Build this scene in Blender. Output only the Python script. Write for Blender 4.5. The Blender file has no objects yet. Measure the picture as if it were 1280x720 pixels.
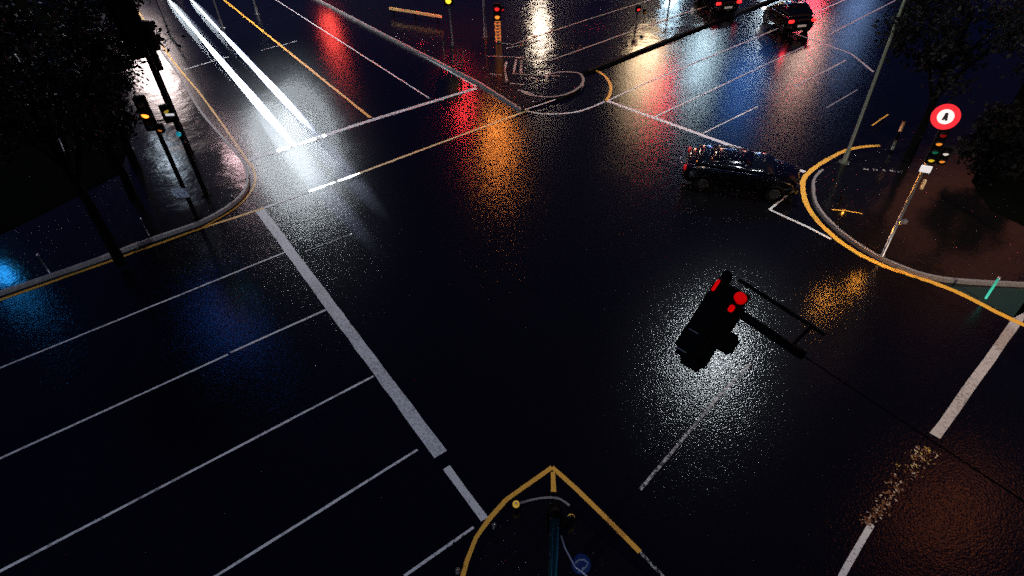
import bpy, bmesh, math, random
from mathutils import Vector, Matrix
R = math.radians
random.seed(7)
scene = bpy.context.scene
C = scene.collection

# ------------------------------------------------------------------ camera
H = 11.5                                    # drone height in metres
F = 750.0                                   # focal length in photo pixels (1280 wide)
PITCH = math.atan(650 / 750)
ROLL = R(-2.2)
fw = Vector((0, math.cos(PITCH), -math.sin(PITCH)))
_r, _u = Vector((1, 0, 0)), Vector((0, math.sin(PITCH), math.cos(PITCH)))
rt = _r * math.cos(ROLL) + _u * math.sin(ROLL)
up = -_r * math.sin(ROLL) + _u * math.cos(ROLL)
cam_d = bpy.data.cameras.new('camera')
cam_d.sensor_width = 36
cam_d.lens = F / 1280 * 36
cam_d.clip_end = 2000
cam = bpy.data.objects.new('camera', cam_d)
M = Matrix((rt, up, -fw)).transposed().to_4x4()
M.translation = (0, 0, H)
cam.matrix_world = M
C.objects.link(cam)
scene.camera = cam

def G(x, y, z=0.0):
    """surveyed point: where the sight line of photo pixel (x, y) meets height z"""
    d = fw * F + rt * (x - 640) - up * (y - 360)
    t = (z - H) / d.z
    return Vector((d.x * t, d.y * t, z))

# ------------------------------------------------------------------ world, exposure
world = bpy.data.worlds.new('World'); scene.world = world
world.use_nodes = True
wn = world.node_tree.nodes; wl = world.node_tree.links
bg = wn['Background']
bg.inputs['Color'].default_value = (0.10, 0.17, 1.0, 1)
bg.inputs['Strength'].default_value = 0.045
scene.view_settings.view_transform = 'Standard'
scene.view_settings.look = 'None'
scene.view_settings.exposure = 0
scene.view_settings.gamma = 1
scene.view_settings.use_curve_mapping = False
scene.cycles.use_denoising = False      # keep the fine sparkle of the wet aggregate
scene.cycles.sample_clamp_indirect = 3; scene.cycles.sample_clamp_direct = 20
scene.cycles.max_bounces = 5
scene.cycles.use_light_tree = True

WARM = (1.0, .82, .62); COOL = (.72, .87, 1.0); SODIUM = (1.0, .27, .04); REDC = (1.0, .03, .035)

def lamp(name, loc, col, watts, radius=.12, parent=None):
    d = bpy.data.lights.new(name, 'POINT'); d.color = col; d.energy = watts; d.shadow_soft_size = radius
    o = bpy.data.objects.new(name, d); o.location = loc; C.objects.link(o)
    if parent: o.parent = parent; o.matrix_parent_inverse = Matrix.Identity(4)
    return o
def spot(name, loc, tgt, col, watts, cone, blend=.6, radius=.05, sx=1, sy=1, falloff=None):
    d = bpy.data.lights.new(name, 'SPOT'); d.color = col; d.energy = watts
    d.spot_size = cone; d.spot_blend = blend; d.shadow_soft_size = radius
    o = bpy.data.objects.new(name, d); o.location = loc
    o.rotation_euler = (Vector(tgt) - Vector(loc)).to_track_quat('-Z', 'Y').to_euler()
    o.scale = (sx, sy, 1); C.objects.link(o)
    if falloff:
        d.use_nodes = True; nt = d.node_tree; em = nt.nodes['Emission']
        f = nt.nodes.new('ShaderNodeLightFalloff'); f.inputs['Strength'].default_value = falloff[1]
        nt.links.new(f.outputs[falloff[0]], em.inputs['Strength'])
    return o
# two added fill spots high behind the viewpoint brighten the paint
spot('fill_spot', (-16, -16, 20), (-8, 18, 0), (.72, .85, 1.0), 8500, R(110), 1, .5)
spot('fill_spot', (22, -10, 20), (14, 17, 0), (1.0, .78, .58), 25000, R(64), 1, .5)

# ------------------------------------------------------------------ materials
def mat(name, col, rough=.5, metal=0, emit=None, es=0, spec=.5, coat=0):
    m = bpy.data.materials.new(name); m.use_nodes = True
    b = m.node_tree.nodes['Principled BSDF']
    b.inputs['Base Color'].default_value = (*col, 1); b.inputs['Roughness'].default_value = rough
    b.inputs['Metallic'].default_value = metal; b.inputs['Specular IOR Level'].default_value = spec
    b.inputs['Coat Weight'].default_value = coat; b.inputs['Coat Roughness'].default_value = .05
    if emit: b.inputs['Emission Color'].default_value = (*emit, 1); b.inputs['Emission Strength'].default_value = es
    nt = m.node_tree
    tc = nt.nodes.new('ShaderNodeTexCoord'); nz = nt.nodes.new('ShaderNodeTexNoise')
    nz.inputs['Scale'].default_value = 9; nz.inputs['Detail'].default_value = 4
    nt.links.new(tc.outputs['Object'], nz.inputs['Vector'])
    mr = nt.nodes.new('ShaderNodeMapRange'); mr.inputs['To Min'].default_value = max(.02, rough - .12); mr.inputs['To Max'].default_value = min(1, rough + .15)
    nt.links.new(nz.outputs['Fac'], mr.inputs['Value']); nt.links.new(mr.outputs['Result'], b.inputs['Roughness'])
    return m

def wet(name, c1, c2, rlo, rhi, grain, amp, swell=0.0, swell_scale=1.2, tile=None, far=.12, peb=1.0):
    """wet ground: dark base, water film following the aggregate, smoother where water stands"""
    m = bpy.data.materials.new(name); m.use_nodes = True
    nt = m.node_tree; N = nt.nodes; L = nt.links; b = N['Principled BSDF']
    tc = N.new('ShaderNodeTexCoord')
    def noise(s, d=3, r=.55):
        n = N.new('ShaderNodeTexNoise'); n.inputs['Scale'].default_value = s; n.inputs['Detail'].default_value = d
        n.inputs['Roughness'].default_value = r; L.new(tc.outputs['Object'], n.inputs['Vector']); return n
    big = noise(.35, 4)
    fine = noise(grain, 1.5, .6)
    mid = noise(grain * .22, 3)
    cr = N.new('ShaderNodeMix'); cr.data_type = 'RGBA'
    cr.inputs['A'].default_value = (*c1, 1); cr.inputs['B'].default_value = (*c2, 1)
    L.new(fine.outputs['Fac'], cr.inputs['Factor'])
    mr = N.new('ShaderNodeMapRange'); mr.inputs['From Min'].default_value = .35; mr.inputs['From Max'].default_value = .65
    mr.inputs['To Min'].default_value = rlo; mr.inputs['To Max'].default_value = rhi
    L.new(big.outputs['Fac'], mr.inputs['Value'])
    def bump(src, dist, prev=None, strength=1):
        bp = N.new('ShaderNodeBump'); bp.inputs['Distance'].default_value = dist; bp.inputs['Strength'].default_value = strength
        L.new(src, bp.inputs['Height'])
        if prev: L.new(prev.outputs['Normal'], bp.inputs['Normal'])
        return bp
    # less grain where the water film is deeper
    wetm = N.new('ShaderNodeMapRange'); wetm.inputs['From Min'].default_value = .38; wetm.inputs['From Max'].default_value = .6
    wetm.inputs['To Min'].default_value = .82; wetm.inputs['To Max'].default_value = 1.0
    L.new(big.outputs['Fac'], wetm.inputs['Value'])
    vo = N.new('ShaderNodeTexVoronoi'); vo.inputs['Scale'].default_value = grain * 1.5; L.new(tc.outputs['Object'], vo.inputs['Vector'])
    sq = N.new('ShaderNodeMath'); sq.operation = 'MULTIPLY'; L.new(vo.outputs['Distance'], sq.inputs[0]); L.new(vo.outputs['Distance'], sq.inputs[1])
    ng = N.new('ShaderNodeMath'); ng.operation = 'MULTIPLY'; ng.inputs[1].default_value = -peb; L.new(sq.outputs[0], ng.inputs[0])
    hs_ = N.new('ShaderNodeMath'); hs_.operation = 'ADD'; L.new(ng.outputs[0], hs_.inputs[0]); L.new(fine.outputs['Fac'], hs_.inputs[1])
    bp = bump(hs_.outputs[0], amp)
    sep = N.new('ShaderNodeSeparateXYZ'); L.new(tc.outputs['Object'], sep.inputs['Vector'])
    fr = N.new('ShaderNodeMapRange'); fr.interpolation_type = 'SMOOTHSTEP'
    fr.inputs['From Min'].default_value = 12.5; fr.inputs['From Max'].default_value = 21; fr.inputs['To Min'].default_value = 1; fr.inputs['To Max'].default_value = far
    L.new(sep.outputs['Y'], fr.inputs['Value'])
    mu = N.new('ShaderNodeMath'); mu.operation = 'MULTIPLY'; L.new(wetm.outputs['Result'], mu.inputs[0]); L.new(fr.outputs['Result'], mu.inputs[1])
    L.new(mu.outputs[0], bp.inputs['Strength'])
    ra = N.new('ShaderNodeMath'); ra.operation = 'MULTIPLY_ADD'; ra.inputs[1].default_value = -.075; L.new(fr.outputs['Result'], ra.inputs[0])
    rb = N.new('ShaderNodeMath'); rb.operation = 'ADD'; rb.inputs[1].default_value = .075; L.new(mr.outputs['Result'], ra.inputs[2]); L.new(ra.outputs[0], rb.inputs[0])
    pass
    bp = bump(mid.outputs['Fac'], amp * .5, bp)
    if swell:
        sw = noise(swell_scale, 3); bp = bump(sw.outputs['Fac'], swell, bp)
    if tile:
        br = N.new('ShaderNodeTexBrick'); br.inputs['Scale'].default_value = 1
        br.inputs['Brick Width'].default_value = tile[0]; br.inputs['Row Height'].default_value = tile[1]
        br.inputs['Mortar Size'].default_value = .012; br.inputs['Color1'].default_value = (1, 1, 1, 1); br.inputs['Color2'].default_value = (.82, .82, .82, 1)
        mp = N.new('ShaderNodeMapping'); mp.inputs['Rotation'].default_value = (0, 0, R(-35))
        L.new(tc.outputs['Object'], mp.inputs['Vector']); L.new(mp.outputs['Vector'], br.inputs['Vector'])
        bp = bump(br.outputs['Color'], .004, bp)
    df = N.new('ShaderNodeBsdfDiffuse'); L.new(cr.outputs['Result'], df.inputs['Color']); L.new(bp.outputs['Normal'], df.inputs['Normal'])
    if rhi < .5:
        gl = N.new('ShaderNodeBsdfAnisotropic'); gl.distribution = 'BECKMANN'; gl.inputs['Color'].default_value = (1, 1, 1, 1)
        L.new(rb.outputs[0], gl.inputs['Roughness']); L.new(bp.outputs['Normal'], gl.inputs['Normal'])
        fs = N.new('ShaderNodeFresnel'); fs.inputs['IOR'].default_value = 1.42; L.new(bp.outputs['Normal'], fs.inputs['Normal'])
        ms = N.new('ShaderNodeMixShader'); L.new(fs.outputs[0], ms.inputs[0]); L.new(df.outputs[0], ms.inputs[1]); 
        g2 = N.new('ShaderNodeBsdfAnisotropic'); g2.distribution = 'BECKMANN'; g2.inputs['Roughness'].default_value = .40
        mg = N.new('ShaderNodeMixShader'); mg.inputs[0].default_value = .10; L.new(gl.outputs[0], mg.inputs[1]); L.new(g2.outputs[0], mg.inputs[2])
        L.new(mg.outputs[0], ms.inputs[2])
        L.new(ms.outputs[0], N['Material Output'].inputs['Surface'])
    else:
        L.new(df.outputs[0], N['Material Output'].inputs['Surface'])
    N.remove(b)
    return m

def paint(name, col, wear=.45, soft=.06, rough=.45, scale=14, amb=(.003, .003, .004)):
    """road paint chipped down to the asphalt; a higher wear shows more asphalt"""
    m = bpy.data.materials.new(name); m.use_nodes = True
    nt = m.node_tree; N = nt.nodes; L = nt.links; b = N['Principled BSDF']
    tc = N.new('ShaderNodeTexCoord')
    n = N.new('ShaderNodeTexNoise'); n.inputs['Scale'].default_value = scale; n.inputs['Detail'].default_value = 6; n.inputs['Roughness'].default_value = .7
    n2 = N.new('ShaderNodeTexNoise'); n2.inputs['Scale'].default_value = .8; n2.inputs['Detail'].default_value = 3
    for q in (n, n2): L.new(tc.outputs['Object'], q.inputs['Vector'])
    ad = N.new('ShaderNodeMath'); ad.operation = 'MULTIPLY_ADD'; ad.inputs[1].default_value = .35
    L.new(n2.outputs['Fac'], ad.inputs[0]); L.new(n.outputs['Fac'], ad.inputs[2])
    mr = N.new('ShaderNodeMapRange'); mr.inputs['From Min'].default_value = wear + .17 - soft; mr.inputs['From Max'].default_value = wear + .17 + soft
    L.new(ad.outputs[0], mr.inputs['Value'])
    mx = N.new('ShaderNodeMix'); mx.data_type = 'RGBA'
    mx.inputs['A'].default_value = (*amb, 1); mx.inputs['B'].default_value = (*col, 1)
    L.new(mr.outputs['Result'], mx.inputs['Factor']); L.new(mx.outputs['Result'], b.inputs['Base Color'])
    b.inputs['Roughness'].default_value = rough
    bp = N.new('ShaderNodeBump'); bp.inputs['Distance'].default_value = .002; L.new(n.outputs['Fac'], bp.inputs['Height']); L.new(bp.outputs['Normal'], b.inputs['Normal'])
    return m

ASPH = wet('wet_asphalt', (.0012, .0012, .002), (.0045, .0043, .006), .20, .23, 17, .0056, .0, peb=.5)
PAVE = wet('wet_paving', (.002, .0018, .0022), (.008, .007, .007), .10, .16, 12, .0018, .020, 1.1, (.6, .3))
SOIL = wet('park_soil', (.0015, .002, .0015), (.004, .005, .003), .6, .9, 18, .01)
KERB = paint('kerb_concrete', (.24, .22, .215), .30, .12, .5, 9, (.06, .055, .055))
WHITE = paint('white_paint', (.76, .76, .76), .38, .15, .45, 7)
WORN = paint('worn_white_paint', (.70, .70, .70), .40, .05)
GONE = paint('nearly_gone_white_paint', (.50, .50, .50), .535, .05)
FAINT = paint('faint_white_paint', (.34, .34, .36), .40, .08)
YELLOW = paint('yellow_paint', (.95, .48, .055), .29, .12)
WORNY = paint('worn_yellow_paint', (.75, .50, .18), .42, .05)
BLACKM = mat('black_powder_coat', (.0008, .0008, .0012), .8, spec=.08)
POLE = mat('dark_galvanised_pole', (.05, .06, .06), .4, .6)
POLEG = mat('green_grey_pole', (.06, .075, .055), .45, .2)
STEEL = mat('steel', (.30, .31, .33), .35, .8)

# ------------------------------------------------------------------ object helpers
def obj(name, bm, m, parent=None, smooth=False):
    me = bpy.data.meshes.new(name); bm.to_mesh(me); bm.free()
    for x in (m if isinstance(m, (list, tuple)) else [m]): me.materials.append(x)
    if smooth:
        for p in me.polygons: p.use_smooth = True
    o = bpy.data.objects.new(name, me); C.objects.link(o)
    if parent: o.parent = parent
    return o
def tag(o, label, cat, group=None):
    o['label'] = label; o['category'] = cat
    if group: o['group'] = group
    return o
def thing(name, label, cat, loc=(0, 0, 0), rotz=0, group=None):
    o = bpy.data.objects.new(name, None); C.objects.link(o); o.empty_display_size = .2
    o.location = loc; o.rotation_euler = (0, 0, rotz)
    return tag(o, label, cat, group)
def struct(name, bm, m, smooth=False):
    o = obj(name, bm, m, None, smooth); o['kind'] = 'structure'; return o
def dup(root, loc=None, rotz=None, label=None, group=None):
    def rec(o, par):
        c = o.copy(); C.objects.link(c)
        if par: c.parent = par
        for ch in list(o.children): rec(ch, c)
        return c
    r = rec(root, None)
    if loc is not None: r.location = loc
    if rotz is not None: r.rotation_euler = (0, 0, rotz)
    if label: r['label'] = label
    if group: r['group'] = group
    return r

def box(bm, c, s, bev=0, rot=None):
    g = bmesh.ops.create_cube(bm, size=1); vs = g['verts']
    bmesh.ops.scale(bm, vec=s, verts=vs)
    if bev:
        es = list({e for v in vs for e in v.link_edges})
        r = bmesh.ops.bevel(bm, geom=es, offset=bev, segments=2, affect='EDGES'); vs = list({v for f in r['faces'] for v in f.verts} | {v for v in vs if v.is_valid})
    if rot is not None: bmesh.ops.transform(bm, matrix=rot, verts=vs)
    bmesh.ops.translate(bm, vec=c, verts=vs)
    return vs
def tube(bm, pts, rad, seg=12, cap=True):
    """round tube through pts; rad a number or one per point"""
    pts = [Vector(p) for p in pts]; n = len(pts)
    rads = rad if isinstance(rad, (list, tuple)) else [rad] * n
    rings = []; ref = None
    for i, p in enumerate(pts):
        t = (pts[min(i + 1, n - 1)] - pts[max(i - 1, 0)]).normalized()
        if ref is None: ref = Vector((0, 0, 1)) if abs(t.z) < .9 else Vector((1, 0, 0))
        a = t.cross(ref).normalized(); b = a.cross(t).normalized(); ref = b
        rings.append([bm.verts.new(p + (a * math.cos(k * 2 * math.pi / seg) + b * math.sin(k * 2 * math.pi / seg)) * rads[i]) for k in range(seg)])
    for i in range(n - 1):
        for k in range(seg):
            bm.faces.new((rings[i][k], rings[i][(k + 1) % seg], rings[i + 1][(k + 1) % seg], rings[i + 1][k]))
    if cap: bm.faces.new(rings[0]); bm.faces.new(rings[-1][::-1])
def disc(bm, c, nrm, r, th=.02, seg=28):
    c = Vector(c); nrm = Vector(nrm).normalized()
    tube(bm, [c, c + nrm * th], r, seg)
def nb(): return bmesh.new()

def smooth_px(pts, n=8):
    out = []
    P = [pts[0]] + list(pts) + [pts[-1]]
    for i in range(1, len(P) - 2):
        p0, p1, p2, p3 = P[i - 1:i + 3]
        for k in range(n):
            t = k / n
            out.append(tuple(.5 * ((2 * p1[j]) + (-p0[j] + p2[j]) * t + (2 * p0[j] - 5 * p1[j] + 4 * p2[j] - p3[j]) * t * t + (-p0[j] + 3 * p1[j] - 3 * p2[j] + p3[j]) * t ** 3) for j in (0, 1)))
    out.append(tuple(pts[-1])); return out

_z = [0]
def ribbon(name, px, w, m, z=.004, thick=0, smooth=False, sub=.5, jitter=.012):
    """painted line: a thin strip along surveyed ground points; w = width in metres"""
    if smooth: px = smooth_px(px)
    _z[0] += 1
    zz = z + (_z[0] % 7) * .0006
    P = [G(x, y, z) for x, y in px]
    Q = [P[0]]
    for a, b in zip(P, P[1:]):
        k = max(1, int((b - a).length / sub))
        for i in range(1, k + 1): Q.append(a.lerp(b, i / k))
    bm = nb(); prev = None; n = len(Q)
    for i, p in enumerate(Q):
        t = (Q[min(i + 1, n - 1)] - Q[max(i - 1, 0)]); t.z = 0; t.normalize()
        s = Vector((-t.y, t.x, 0)) * (w / 2)
        j1, j2 = (random.uniform(-jitter, jitter) * min(1, w / .15) for _ in 'ab')
        q = [Vector((p.x, p.y, zz)) + s * (1 + j1 / w * 2), Vector((p.x, p.y, zz)) - s * (1 + j2 / w * 2)]
        cur = [bm.verts.new(v) for v in q]
        if thick: cur += [bm.verts.new(v - Vector((0, 0, thick))) for v in q]
        if prev:
            bm.faces.new((prev[0], cur[0], cur[1], prev[1]))
            if thick:
                bm.faces.new((prev[2], cur[2], cur[0], prev[0])); bm.faces.new((prev[1], cur[1], cur[3], prev[3]))
        prev = cur
    bmesh.ops.recalc_face_normals(bm, faces=bm.faces)
    return struct(name, bm, m)
def slab(name, px, top, m, extra=None, smooth=False, bottom=-.05):
    """raised ground (pavement) with a vertical kerb face; px outline at height top"""
    P = [G(x, y, top) for x, y in px] + [Vector((a, b, top)) for a, b in (extra or [])]
    bm = nb(); vs = [bm.verts.new(p) for p in P]; f = bm.faces.new(vs)
    r = bmesh.ops.extrude_face_region(bm, geom=[f]); ev = [v for v in r['geom'] if isinstance(v, bmesh.types.BMVert)]
    for v in ev: v.co.z = bottom
    bmesh.ops.triangulate(bm, faces=[q for q in bm.faces if len(q.verts) > 4])
    bmesh.ops.recalc_face_normals(bm, faces=bm.faces)
    return struct(name, bm, m)

# ------------------------------------------------------------------ ground, pavements
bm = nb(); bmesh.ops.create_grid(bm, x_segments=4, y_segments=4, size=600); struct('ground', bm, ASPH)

KL = smooth_px([(-60, 384), (100, 330), (187, 298), (240, 280), (270, 266), (295, 249), (307, 234), (309, 218), (304, 203), (290, 185), (250, 138), (222, 92), (190, 48), (150, -8)], 6)
slab('pavement', KL, .12, PAVE, extra=[(-48, 75), (-90, 75), (-90, -10), (-25, 9)])
ribbon('kerb', KL, .10, KERB, .128, smooth=False, thick=.16)
# park soil behind the left pavement
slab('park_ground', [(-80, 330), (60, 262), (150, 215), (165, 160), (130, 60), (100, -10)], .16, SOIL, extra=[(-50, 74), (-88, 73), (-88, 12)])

KC = [(352, -26), (398, -1), (480, 42), (600, 103), (636, 126), (652, 137)]
KC2 = smooth_px([(652, 137), (668, 130), (690, 122), (712, 117), (726, 108), (730, 98), (724, 91), (735, 88)], 5)
slab('pavement', KC + KC2[1:] + [(860, 39), (961, 0), (1010, -20)], .12, PAVE, extra=[(60, 90), (-30, 90)])
ribbon('kerb', KC, .10, KERB, .128, thick=.16)
ribbon('kerb', [(735, 88), (860, 39), (961, 0), (1005, -18)], .18, BLACKM, .129, thick=.16)  # black strip drawn for the shade along the kerb face and gutter
ribbon('kerb', smooth_px([(652, 114), (664, 119), (690, 121), (712, 116), (726, 107), (729, 98), (722, 91), (700, 90), (686, 93)], 6), .12, KERB, .13)
ribbon('kerb', [(640, 56), (720, 29), (812, 0), (840, -8)], .10, KERB, .13)
ribbon('kerb', [(687, 76), (770, 46), (860, 15), (905, 2), (925, -5)], .12, KERB, .13)

KR = smooth_px([(1090, 190), (1060, 195), (1035, 207), (1020, 220), (1017, 232), (1021, 254), (1040, 278), (1070, 302), (1100, 320), (1130, 333), (1160, 343), (1200, 349), (1290, 354), (1380, 358)], 6)
slab('pavement', KR, .12, PAVE, extra=[(45, 14), (60, 60), (34, 40), (18.8, 24)])
ribbon('kerb', KR[14:], .09, KERB, .128, thick=.16)
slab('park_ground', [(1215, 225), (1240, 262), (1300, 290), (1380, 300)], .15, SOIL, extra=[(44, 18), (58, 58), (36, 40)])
WEDGE = mat('green_surfacing', (.01, .035, .03), .35)
slab('verge', [(1185, 358), (1215, 372), (1268, 397), (1300, 380), (1300, 362), (1220, 359)], .004, WEDGE)

# ------------------------------------------------------------------ road markings
def YL(*a, **k): return ribbon('yellow_line', *a, **k)
def LL(*a, **k): return ribbon('lane_line', *a, **k)
YL([(-60, 396), (0, 375), (130, 329), (250, 286), (330, 260)], .11, YELLOW)
LL([(330, 260), (440, 220)], .13, WHITE)
ribbon('lane_line', [(440, 220), (520, 190), (660, 138)], .12, paint('cream_paint', (.90, .66, .30), .28, .10))
YL(smooth_px([(252, 285), (290, 263), (311, 243), (319, 227), (317, 212), (308, 199), (282, 161), (250, 117), (224, 86), (196, 48), (160, -4), (140, -30)], 6), .08, YELLOW)
YL([(245, -28), (280, 0), (463, 147)], .13, YELLOW)
LL([(300, -32), (345, 0), (537, 123)], .08, WHITE)
LL([(362, -28), (408, 0), (595, 108)], .11, WHITE)
ribbon('stop_line', [(309, 201), (455, 153), (596, 110)], .24, WHITE)
LL([(220, 90), (285, 71)], .07, WORN)
LL([(326, 63), (372, 51)], .07, FAINT)
ribbon('stop_line', [(325, 263), (551, 568)], .31, paint('stop_line_paint', (.66, .67, .70), .38, .18))
ribbon('stop_line', [(558, 584), (606, 649)], .16, WORN)
for a in ([(-120, 509), (0, 460), (357, 315)], [(-120, 628), (0, 573), (285, 443)], [(-120, 777), (0, 714), (467, 470)], [(270, 720), (522, 562)], [(505, 720), (592, 659)]):
    LL(a, .062, WHITE if a[-1][0] != 592 else WORN)
LL([(288, 441), (345, 415), (408, 387)], .07, WHITE)
LL([(180, 782), (270, 720)], .075, WORN)
LL([(380, 315), (440, 292)], .06, GONE)
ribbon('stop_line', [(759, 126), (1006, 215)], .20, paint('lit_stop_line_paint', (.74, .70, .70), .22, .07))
LL([(1100, -14), (1055, 0), (1005, 22), (800, 107), (759, 126)], .10, WHITE)
LL([(1170, -20), (1120, 0), (1036, 43)], .10, WORN)
LL([(1005, 58), (819, 146)], .09, WHITE)
LL([(1058, 75), (994, 108)], .09, WORN)
LL([(947, 133), (878, 167)], .08, WHITE)
LL([(1072, 112), (1033, 135)], .07, FAINT)
LL([(994, 42), (1064, 67), (1092, 90)], .12, WORN)
LL(smooth_px([(656, 138), (676, 142), (702, 142), (728, 138), (756, 127)], 6), .10, WHITE)
LL(smooth_px([(737, 88), (747, 89), (757, 96), (763, 106), (763, 116), (758, 126)], 6), .14, YELLOW)
LL([(656, 137), (675, 131), (695, 124)], .09, WORN, .126)
LL([(1000, 233), (985, 243), (962, 262)], .08, WORN)
LL([(962, 262), (1010, 284), (1039, 299)], .09, WHITE)
YL(smooth_px([(1100, 182), (1075, 184), (1055, 189), (1030, 202), (1012, 215), (1004, 226), (1004, 240), (1009, 257), (1022, 276), (1045, 298), (1073, 317), (1104, 332), (1130, 341), (1160, 351), (1200, 367), (1266, 400), (1330, 428)], 6), .17, YELLOW)
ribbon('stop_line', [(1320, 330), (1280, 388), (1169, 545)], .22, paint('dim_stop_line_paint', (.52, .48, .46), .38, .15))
LIT = [mat('dead_leaf_yellow', (.55, .38, .07), .5), mat('dead_leaf_brown', (.20, .08, .025), .5), mat('dead_leaf_pale', (.5, .38, .28), .5)]
bm = nb(); rl = random.Random(4)
for i in range(300):
    k = rl.random(); k = k if rl.random() < .6 else (.0 + .16 * rl.random() if rl.random() < .5 else .68 + .3 * rl.random())
    c = G(1160 - 78 * k, 560 + 98 * k, .004); a = rl.uniform(0, 6.28); s_ = rl.uniform(.012, .045)
    e_ = rl.gauss(0, .62 - .25 * k)
    c += Vector((math.cos(R(-40)), math.sin(R(-40)), 0)) * e_ * .17 + Vector((0, 0, rl.uniform(.004, .02)))
    d1_ = Vector((math.cos(a), math.sin(a), rl.uniform(-.2, .2))) * s_; d2_ = Vector((-math.sin(a), math.cos(a), rl.uniform(-.2, .2))) * s_ * .5
    fc = bm.faces.new([bm.verts.new(c + d1_), bm.verts.new(c + d2_), bm.verts.new(c - d1_), bm.verts.new(c - d2_)]); fc.material_index = rl.choice((0, 1, 1, 2) if k < .3 else (1, 1, 1, 2))
o = obj('fallen_leaves', bm, LIT); o['kind'] = 'stuff'
ribbon('stop_line', [(1090, 655), (1060, 706), (1030, 760)], .12, WORN)
LL([(938, 455), (900, 493), (856, 546), (800, 612)], .07, GONE)
YL([(690, 584), (650, 612), (633, 625), (612, 648), (595, 672), (584, 700), (578, 722), (572, 760)], .10, YELLOW, .004)
YL([(690, 584), (720, 611), (760, 650), (800, 690)], .10, YELLOW, .004)
YL([(691, 590), (692, 615)], .10, YELLOW, .004)
LL([(800, 690), (830, 722)], .06, GONE)
YL([(1090, 157), (1101, 149), (1110, 143)], .07, YELLOW, .17)
for i, (x, w) in enumerate(((1079, 7), (1091, 6), (1103, 4), (1112, 7), (1122, 5))):
    LL([(x, 211 + i * .7), (x + w, 212 + i * .7)], .12, GONE, .128)
LL([(1040, 262), (1060, 264), (1078, 267)], .05, YELLOW, .128)
# worn marks doubling as painted glare on the wet paving of the far corner
for a in ([(608, 70), (640, 71), (680, 74)], [(612, 92), (627, 94)], [(640, 92), (672, 94), (700, 95)], [(648, 112), (668, 118)], [(633, 77), (631, 88), (634, 102)], [(645, 74), (642, 92)],
          [(652, 74), (651, 92)], [(684, 93), (682, 103)], [(662, 96), (672, 99)], [(638, 104), (655, 106)], [(620, 52), (640, 56)], [(633, 60), (655, 56), (675, 50)]):
    LL(a, .12, GONE, .13)
LL([(0, 40), (22, 72), (50, 122), (66, 160), (84, 195)], .08, GONE, .168)

# ------------------------------------------------------------------ street lamps and signal posts
def cross(n): return Vector(n)
def make_street_lamp(base, h, arm, col, watts, label, cat='street lamp', group='street lamps', pole=None, lens_e=6, lradius=.16):
    t = thing('street_lamp', label, cat, base, 0, group); arm = Vector((arm[0], arm[1], 0))
    b = nb(); tube(b, [(0, 0, 0), (0, 0, .5), (0, 0, .52), (0, 0, h * .55), (0, 0, h)], [.085, .085, .06, .048, .036], 14); obj('pole', b, pole or POLE, t, True)
    b = nb(); tube(b, [(0, 0, 0), (0, 0, .03)], .19, 16); obj('base_plate', b, pole or POLE, t)
    b = nb(); tube(b, [Vector((0, 0, h - .1)), arm * .3 + Vector((0, 0, h + .25)), arm * .8 + Vector((0, 0, h + .35))], .035, 10); obj('arm', b, pole or POLE, t, True)
    rz = math.atan2(arm.y, arm.x); rm = Matrix.Rotation(rz, 4, 'Z')
    b = nb(); box(b, arm + Vector((0, 0, h + .36)), (.62, .26, .12), .04, rm); obj('lamp_head', b, BLACKM, t)
    lm = mat('lamp_lens', (.8, .8, .8), .3, 0, col, lens_e)
    b = nb(); box(b, arm + Vector((0, 0, h + .29)), (.44, .18, .02), .005, rm); obj('lens', b, lm, t)
    lamp('lamp_light', arm + Vector((0, 0, h + .05)), col, watts, lradius, t)
    return t

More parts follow.
